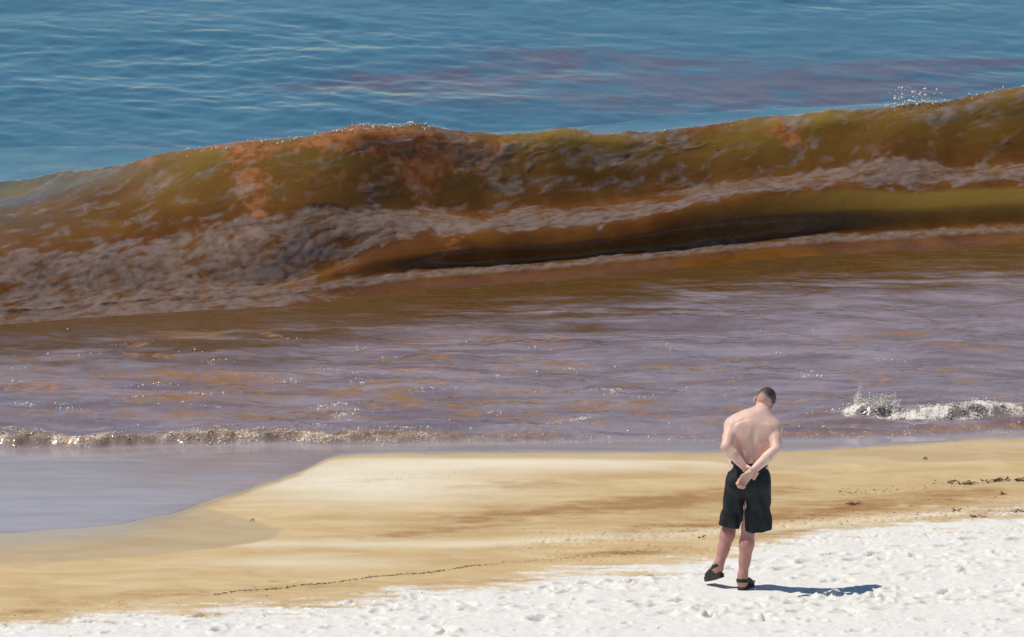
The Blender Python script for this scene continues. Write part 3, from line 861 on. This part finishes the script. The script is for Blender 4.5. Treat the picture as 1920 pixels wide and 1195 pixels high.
def build_body():
    Fd = Field((-.36, -.40, -.02), (.44, .50, 1.72), 0.0055)
    # trunk
    pel, wai = J(1403, 897, 0.0), J(1403, 866, 0.01)
    chest, upb = J(1408, 826, 0.035), J(1413, 800, 0.07)
    Mx = rot(R(-10), R(5), 0)
    Fd.ell(pel, (.168, .118, .13), 0.05, Mx)
    Fd.ell(wai, (.160, .112, .13), 0.06, Mx)
    Fd.ell(chest, (.172, .118, .17), 0.06, rot(R(-18), R(6), 0))
    Fd.ell(upb, (.165, .105, .12), 0.06, rot(R(-25), R(6), 0))
    LS, RS = J(1373, 802, 0.055), J(1450, 806, 0.055)
    Fd.cone(LS, RS, .062, .062, 0.06)
    NB, HD = J(1424, 781, 0.110), J(1435, 757, 0.205)
    Fd.cone(LS + [.04, .01, .03], NB + [-.01, 0, -.015], .052, .072, 0.05)
    Fd.cone(RS + [-.04, .01, .03], NB + [.01, 0, -.015], .052, .072, 0.05)
    Fd.cone(NB + [0, 0, -.04], HD + [0, -.01, -.03], .066, .060, 0.04)
    # shoulder blades and the groove of the spine
    Fd.ell(J(1388, 815, -.050), (.052, .014, .065), 0.05, rot(R(-15), R(-12), R(12)))
    Fd.ell(J(1436, 818, -.050), (.052, .014, .065), 0.05, rot(R(-15), R(16), R(-12)))
    Fd.cone(J(1415, 806, -.085), J(1404, 868, -.122), .008, .010, 0.04, op='sub')
    # arms
    for (sh, el, wr, up) in ((LS, J(1360, 843, -.13), J(1396, 883, -.175), 1), (RS, J(1453, 847, -.13), J(1404, 892, -.235), 1)):
        Fd.ell(sh + (np.array(el) - sh) * .12, (.060, .062, .070), 0.035)
        Fd.cone(sh, sh + (el - sh) * .55, .056, .052, 0.018)
        Fd.cone(sh + (el - sh) * .5, el, .052, .042, 0.012)
        mid = el + (wr - el) * .35
        Fd.cone(el, mid, .042, .045, 0.012)
        Fd.cone(mid, wr, .045, .028, 0.010, flat=((0, 1, 0), 1.1))
    # right hand: palm to the back, fingers half curled
    W = J(1404, 892, -.235); K = J(1390, 908, -.245)
    d = (K - W) / np.linalg.norm(K - W)
    ac = np.array([.73, 0, -.68]); ac = ac - d * (ac @ d); ac /= np.linalg.norm(ac)
    if ac[0] < 0: ac = -ac
    for i in range(4):
        kk = K + ac * (i - 1.6) * .019 + d * (.006, .010, .007, 0)[i]
        Fd.cone(W + ac * (i - 1.5) * .010, kk, .017, .0125, 0.010)
        L = (.9, 1.0, .93, .78)[i]
        p1 = kk + .040 * L * (d * .85 + NYV * .55); p2 = p1 + .026 * L * (d * .05 + NYV * .9 + ac * .25); p3 = p2 + .021 * L * (-d * .85 + NYV * .25 + ac * .2)
        Fd.cone(kk, p1, .0105, .0095, 0.003); Fd.cone(p1, p2, .0095, .009, 0.003); Fd.cone(p2, p3, .009, .008, 0.003)
    t0 = W + d * .020 - ac * .020 + NYV * .006; t1 = t0 + d * .035 - ac * .018 + NYV * .012; t2 = t1 + d * .030 + ac * .004 + NYV * .012; t3 = t2 + d * .024 + ac * .006
    Fd.cone(t0, t1, .016, .012, 0.008); Fd.cone(t1, t2, .0115, .010, 0.004); Fd.cone(t2, t3, .010, .0085, 0.004)
    # left hand clasping the right wrist from behind
    W = J(1396, 883, -.175); K = J(1409, 891, -.185)
    d = (K - W) / np.linalg.norm(K - W); ac = np.array([-.45, 0, -.89])
    ac = ac - d * (ac @ d); ac /= np.linalg.norm(ac)
    for i in range(4):
        kk = K + ac * (i - 1.5) * .018
        Fd.cone(W + ac * (i - 1.5) * .010, kk, .017, .013, 0.010)
        p1 = kk + .036 * (d * .75 + NYV * .7); p2 = p1 + .026 * (d * .15 + NYV * 1.0); p3 = p2 + .022 * (-d * .9 + NYV * .35)
        Fd.cone(kk, p1, .0105, .0095, 0.003); Fd.cone(p1, p2, .0095, .009, 0.003); Fd.cone(p2, p3, .009, .008, 0.003)
    t0 = W + d * .010 - ac * .020; t1 = t0 + NYV * .045 - ac * .012; t2 = t1 + NYV * .020 + d * .026; t3 = t2 + d * .022 + ac * .006
    Fd.cone(t0, t1, .015, .012, 0.008); Fd.cone(t1, t2, .0115, .010, 0.004); Fd.cone(t2, t3, .010, .0085, 0.004)
    # legs
    RH, LH = J(1421, 908, .005), J(1386, 908, .01)
    RK, LK = J(1404, 992, .06), J(1373, 976, .20)
    for (h_, k_, a_) in ((RH, RK, RA), (LH, LK, LA)):
        Fd.cone(h_, k_, .088, .056, 0.03)
        Fd.cone(k_, k_ + (a_ - k_) * .33 + [0, -.012, 0], .054, .059, 0.02)
        Fd.cone(k_ + (a_ - k_) * .30 + [0, -.012, 0], k_ + (a_ - k_) * .68, .060, .044, 0.02)
        Fd.cone(k_ + (a_ - k_) * .60, a_, .046, .034, 0.02)
        Fd.ell(k_ + [0, .03, .0], (.042, .035, .05), .02)
    for fr, an in zip(feet, (RA, LA)):
        add_foot(Fd, fr, an)
    # head: bowed and turned a little to the right
    M = rot(R(-46), 0, 0); M = np.array(Matrix.Rotation(R(-26), 3, 'Z')) @ np.array(Matrix.Rotation(R(12), 3, 'Y')) @ M
    L = lambda x, y, z: HD + M @ np.array([x, y, z])
    Fd.ell(L(0, -.012, .022), (.074, .094, .090), 0.02, M)          # skull
    Fd.ell(L(0, .030, -.045), (.058, .066, .075), 0.03, M)          # face and jaw
    Fd.ell(L(0, .072, -.100), (.026, .022, .020), 0.02, M)          # chin
    Fd.ell(L(0, .080, .012), (.052, .018, .016), 0.02, M)           # brow
    Fd.cone(L(0, .088, -.005), L(0, .112, -.042), .009, .014, 0.012) # nose
    for s in (-1, 1):
        Fd.ell(L(s * .031, .090, -.010), (.016, .012, .010), 0.008, M, op='sub')
        Fd.ell(L(s * .031, .082, -.010), (.013, .012, .011), 0.003, M)
        Fd.ell(L(s * .036, .070, -.045), (.026, .022, .022), 0.02, M)
        Me = M @ rot(0, 0, s * R(25))
        Fd.ell(L(s * .082, -.006, -.014), (.009, .020, .033), 0.006, Me)    # ear
        Fd.ell(L(s * .090, -.001, -.012), (.006, .010, .018), 0.006, Me, op='sub')
    Fd.ell(L(0, .092, -.070), (.024, .010, .006), 0.004, M); Fd.ell(L(0, .090, -.081), (.021, .011, .007), 0.004, M)
    return Fd.mesh('person'), HD, M

def skin_material():
    k = NT('skin')
    pos = k.coords()
    n1 = k.noise(pos, 7, 4); n2 = k.noise(pos, 60, 3)
    base_c = k.mix(k.ramp(n1, 0.35, 0.65), (0.74, 0.465, 0.365), (0.83, 0.575, 0.465))
    red = k.attr('red')
    col = k.mix(red, base_c, (0.50, 0.235, 0.185))
    col = k.mix(k.ramp(n2, 0.5, 0.8, 0, 0.25), col, (0.52, 0.29, 0.24))
    k.put('Base Color', col)
    k.put('Roughness', 0.5)
    k.put('Subsurface Weight', 0.12)
    k.b.inputs['Subsurface Radius'].default_value = (1.0, 0.35, 0.2)
    k.b.inputs['Subsurface Scale'].default_value = 0.012
    k.put('Normal', k.bump(n2, 0.15, 0.002))
    return k.m
M_skin = skin_material()
me, HD, HM = build_body()
co = np.empty(len(me.vertices) * 3, np.float32); me.vertices.foreach_get('co', co); co = co.reshape(-1, 3)
red = 0.95 * ss(.75, .45, co[:, 2]) + 0.55 * ss(1.12, 1.0, co[:, 2]) * (co[:, 1] < -.16) + 0.5 * ss(.11, .06, np.linalg.norm(co - (HD + np.array([-.01, -.06, -.09])), axis=1))
add_attr(me, 'red', np.clip(red, 0, 1))
person = link('person', me, M_skin, label='shirtless person in dark shorts and sandals walking, head bowed, hands clasped behind back', cat='person')
person.location = base

# cropped hair: a thin cap hugging the skull
Fd = Field(HD - .16, HD + .16, 0.004)
Fd.ell(HD + HM @ np.array([0, -.012, .022]), (.0757, .0957, .0917), 0.02, HM)
sl, P = Fd.sub(HD - .16, HD + .16)
q = (P - HD) @ HM
cut = np.where(q[..., 1] > .02, .045 + .25 * (q[..., 1] - .02), -.052 + .10 * q[..., 1]) + .004 * np.sin(q[..., 0] * 90)
Fd.F[sl] = np.maximum(Fd.F[sl], (cut - q[..., 2]).astype(np.float32))
def hair_material():
    k = NT('cropped_hair')
    pos = k.coords()
    n = k.noise(pos, 220, 3); n2 = k.noise(pos, 14, 3)
    fade = k.ramp(k.math('ADD', k.attr('fade'), k.math('ADD', k.math('MULTIPLY', k.math('SUBTRACT', n, 0.5), 0.9), k.math('MULTIPLY', k.math('SUBTRACT', n2, 0.5), 0.5))), 0.2, 0.8)
    k.put('Base Color', k.mix(fade, k.mix(k.ramp(n, 0.3, 0.7), (0.022, 0.014, 0.015), (0.085, 0.052, 0.048)), (0.60, 0.345, 0.285)))
    k.put('Roughness', 0.6)
    k.put('Normal', k.bump(n, 0.6, 0.002))
    return k.m
hme = Fd.mesh('hair')
hco = np.empty(len(hme.vertices) * 3, np.float32); hme.vertices.foreach_get('co', hco); hq = (hco.reshape(-1, 3) - HD) @ HM
add_attr(hme, 'fade', 0.92 * ss(.030, -.060, hq[:, 2] + 0.20 * hq[:, 1]))
link('hair', hme, hair_material(), person)

# shorts: loose cloth shell with open legs
def build_shorts():
    Fd = Field((-.24, -.28, .44), (.36, .36, 1.06), 0.0055)
    Fd.ell(J(1403, 902, -.005), (.172, .130, .15), 0.05)
    Fd.cone(J(1403, 897, .0), J(1403, 872, .005), .150, .150, 0.03, flat=((0, 1, 0), 1.22))
    Fd.ell(J(1384, 912, -.060), (.080, .070, .095), 0.05); Fd.ell(J(1422, 913, -.060), (.080, .070, .095), 0.05)
    hips = Fd.F.copy()
    Fd.cone(J(1421, 905, .0), J(1421, 1015, .035), .100, .110, 0.035)
    one = Fd.F; Fd.F = hips
    Fd.cone(J(1383, 905, .01), J(1366, 1010, .16), .092, .090, 0.035)
    Fd.F = np.minimum(one, Fd.F)
    lo = Fd.lo; hi = lo + Fd.h * Fd.n
    sl, P = Fd.sub(lo, hi)
    x, y, z = P[..., 0], P[..., 1], P[..., 2]
    n = Fd.F.shape
    P = P[:n[0], :n[1], :n[2]]
    x, y, z = P[..., 0], P[..., 1], P[..., 2]
    wr = .0045 * np.sin(38 * x + 6 * np.sin(9 * z + 5 * y)) * ss(.95, .6, z) + .004 * np.sin(26 * z + 22 * x + 14 * y + 3 * np.sin(17 * x))
    wr = wr + .006 * np.sin(5 + 31 * np.arctan2(y, x - .06) / 3.1) * ss(.75, .5, z)
    out = Fd.F + wr * ss(1.0, .92, z)
    inner = out + .011
    hem = np.where(x > J(1392, 0, 0)[0], .492 + .05 * (x - .1) + .03 * (y - .03), .498 + .10 * (J(1370, 0, 0)[0] - x) * 1.6 + .04 * (.1 - y))
    top = J(1403, 877, -.1)[2] - .10 * (x - .056) + .0 * y
    F = np.maximum.reduce([out, -inner, hem - z, z - top])
    Fd.F = F.astype(np.float32)
    return Fd.mesh('shorts'), Fd
M_short = simple('dark_shorts_cloth', (0.008, 0.011, 0.014), (0.019, 0.026, 0.030), 14, 0.75, 0.3, 0.004, 0.3)
me, _f = build_shorts()
shorts = link('shorts', me, M_short, person)

def build_band():
    Fd = Field((-.24, -.24, .92), (.36, .26, 1.08), 0.005)
    Fd.ell(J(1403, 902, -.005), (.182, .136, .15), 0.05)
    Fd.cone(J(1403, 897, .0), J(1403, 868, .005), .150, .150, 0.03, flat=((0, 1, 0), 1.22))
    sl, P = Fd.sub(Fd.lo, Fd.lo + Fd.h * (Fd.n - 1))
    x, z = P[..., 0], P[..., 2]
    top = J(1403, 873, -.1)[2] - .10 * (x - .056)
    o_ = Fd.F - .004
    Fd.F = np.maximum.reduce([o_, -(o_ + .012), z - top, top - .032 - z]).astype(np.float32)
    return Fd.mesh('waistband')
M_band = simple('dark_waistband', (0.008, 0.010, 0.014), (0.016, 0.020, 0.026), 30, 0.7, 0.4, 0.002, 0.3)
link('waistband', build_band(), M_band, shorts)

# sandals
M_sole = simple('sandal_sole', (0.012, 0.011, 0.012), (0.03, 0.028, 0.028), 40, 0.65, 0.3, 0.002)
M_strap = simple('sandal_strap', (0.010, 0.009, 0.011), (0.022, 0.020, 0.024), 60, 0.5, 0.3, 0.002)
for fr, an in zip(feet, (RA, LA)):
    o, f, s, u_ = fr
    B = np.stack([f, s, u_], -1)
    lo, hi = o - .12, o + .12
    tip = o + f * .27
    lo = np.minimum(lo, tip - .09); hi = np.maximum(hi, tip + .09); hi[2] += .05
    # sole
    Fs = Field(lo, hi, .005)
    sl, P = Fs.sub(lo, hi)
    q = (P - o) @ B
    half = np.interp(q[..., 0], [-.01, .02, .06, .11, .17, .21, .24, .262], [.018, .036, .036, .037, .048, .046, .034, .012])
    d2 = np.maximum.reduce([np.abs(q[..., 1]) - half, -.006 - q[..., 0], q[..., 0] - .264, q[..., 2] - .012, -.026 - q[..., 2]])
    Fs.F[sl] = d2
    san = link('sandal', Fs.mesh('sandal'), M_sole, person)
    # straps hugging the foot
    Fo = Field(lo, hi, .004)
    add_foot(Fo, fr, an, .0055)
    sl, P = Fo.sub(lo, hi)
    q = (P - o) @ B
    a, c = q[..., 0], q[..., 2]
    base_f = Fo.F[sl].copy()
    bands = dict(heel_strap=np.maximum.reduce([np.abs(c - .072 + .12 * (a - .02)) - .015, a - .10]),
                 instep_strap=np.abs(a - .105 + .5 * (c - .05)) - .016,
                 toe_strap=np.abs(a - .175 + .25 * c) - .020,
                 side_strap=np.maximum(np.abs(c - .028 - .0 * a) - .012, np.maximum(.045 - a, a - .185)))
    for nm, bd in bands.items():
        Fo.F[:] = .2
        Fo.F[sl] = np.maximum(base_f, bd)
        link(nm, Fo.mesh(nm), M_strap, san)

# ------------------------------------------------------------------ wrack and seaweed on the sand
M_weed = simple('dark_seaweed', (0.050, 0.030, 0.018), (0.13, 0.075, 0.040), 30, 0.7, 0.4, 0.004, 0.3)
def ribbons(n, L, w, seed, spread):
    """a flat tangle of curled dark strips"""
    r = np.random.default_rng(seed)
    V = []; Q = []
    for i in range(n):
        p = np.array([r.normal(0, spread), r.normal(0, spread * .35), .004 + r.random() * .012])
        a = r.normal(0, .5) + (math.pi if r.random() < .5 else 0); st_ = L * r.uniform(.5, 1.2) / 6
        b0 = len(V)
        for k in range(7):
            ww = w * r.uniform(.7, 1.2) * (1 - abs(k - 3) / 4.2)
            sd = np.array([-math.sin(a), math.cos(a), .35 * r.normal()]) * ww
            th = np.array([0, 0, .003])
            V += [p - sd, p + sd, p + sd + th, p - sd + th]
            a += r.normal(0, .35)
            p = p + np.array([math.cos(a) * st_, math.sin(a) * st_, r.normal(0, .004)]); p[2] = min(max(p[2], .001), .025)
        for k in range(6):
            c = b0 + 4 * k
            for e in range(4):
                e2 = (e + 1) % 4
                Q.append((c + e, c + e2, c + 4 + e2, c + 4 + e))
        Q.append((b0 + 3, b0 + 2, b0 + 1, b0)); e = b0 + 24; Q.append((e, e + 1, e + 2, e + 3))
    return np.array(V), np.array(Q)

def ground_z(x, y):
    j = np.clip(np.searchsorted(ys, y), 1, len(ys) - 1); i = np.clip(np.searchsorted(xs, x), 1, len(xs) - 1)
    return (ZB + dz)[j, i]

WEEDS = [(1733, 856, .035, 'small dark seaweed scrap alone on pale damp sand near the water, right of the person'),
         (1800, 902, .10, 'dark seaweed strand at the left end of the wrack on the far right'),
         (1822, 904, .06, 'dark seaweed tuft just right of the long strand in the right wrack'),
         (1850, 900, .06, 'middle seaweed tuft of the wrack at the right edge'),
         (1880, 897, .11, 'thick dark seaweed clump in the wrack at the right edge'),
         (1910, 896, .11, 'rightmost dark seaweed strand of the wrack, cut by the picture edge'),
         (1597, 943, .075, 'dark pointed seaweed clump on reddish sand right of the shorts'),
         (1880, 924, .04, 'short dark seaweed scrap below the right wrack'),
         (1912, 957, .07, 'dark seaweed scrap by the right edge above the white sand'),
         (1836, 968, .06, 'flat dark seaweed scrap just above the white sand at right'),
         (1794, 958, .05, 'greyish seaweed tuft on the yellow track at right'),
         (474, 976, .022, 'tiny dark scrap on the rim of the wet sand lobe at left'),
         (1316, 1007, .03, 'small dark scrap on stained sand just left of the legs'),
         (532, 1092, .06, 'small dark scrap just above the thin wrack line at left')]
for k, (px, row, sz, lab) in enumerate(WEEDS):
    y = y_at(0.5, row); y = y_at(float(beach_z(y)), row); y = float(y_at(float(beach_z(y)), row)); x = float(x_at(px, y, float(beach_z(y))))
    V, Q = ribbons(int(4 + sz * 40), sz, sz * .07 + .003, 300 + k, sz * .35)
    o = link('seaweed', raw_mesh('seaweed', V, Q), M_weed, label=lab, cat='seaweed', group='seaweed scraps on the sand')
    o.location = (x, y, float(ground_z(x, y)) + .001)

# the thin wrack line: countless crumbs
r = np.random.default_rng(77)
VV = []; QQ = []; nb = 0
def crumbs(p0, p1, n, sp, smin, smax, gap=0.0):
    global nb
    for i in range(n):
        t = r.random()
        if gap and noise(np.array(t * 30.0), np.array(p0[0] * 1.0), 5) > gap: continue
        px = p0[0] + (p1[0] - p0[0]) * t; row = p0[1] + (p1[1] - p0[1]) * t + 4 * float(noise(np.array(t * 6), np.array(3.0), 2)) + r.normal(0, sp)
        y = y_at(0.5, row); y = y_at(float(beach_z(y)), row); y = float(y_at(float(beach_z(y)), row)); x = float(x_at(px, y, float(beach_z(y))))
        z = float(ground_z(x, y)); a = r.normal(0, .5); L = r.uniform(smin, smax); w_ = L * r.uniform(.3, .6); h_ = L * r.uniform(.2, .5)
        ca, sa = math.cos(a), math.sin(a)
        loc = np.array([(-L, 0, 0), (0, -w_, 0), (L, 0, 0), (0, w_, 0), (0, 0, h_), (0.2 * L, 0, -h_ * .5)]) * r.uniform(.8, 1.2, (6, 1))
        VV.append(np.stack([x + loc[:, 0] * ca - loc[:, 1] * sa, y + loc[:, 0] * sa + loc[:, 1] * ca, z + loc[:, 2] + .003], -1))
        for (e, g_) in ((0, 1), (1, 2), (2, 3), (3, 0)):
            QQ.append((nb + e, nb + g_, nb + 4)); QQ.append((nb + g_, nb + e, nb + 5))
        nb += 6
crumbs((400, 1116), (930, 1058), 560, 0.8, .004, .011)
crumbs((930, 1058), (1180, 1038), 120, 1.2, .004, .008)
crumbs((1560, 922), (1790, 905), 90, 5, .004, .012)
crumbs((1480, 975), (1900, 945), 140, 9, .004, .012)
crumbs((980, 1005), (1380, 985), 110, 9, .004, .010)
crumbs((0, 1150), (800, 1120), 110, 14, .004, .010)
crumbs((700, 890), (900, 880), 20, 5, .004, .008)
crumbs((1100, 1050), (1920, 1010), 60, 30, .004, .009)
link('wrack_line', raw_mesh('wrack_line', np.concatenate(VV), None, np.array(QQ), smooth=False), M_weed,
     label='thin dark line of seaweed crumbs strewn along the damp sand', cat='seaweed debris', kind='stuff')
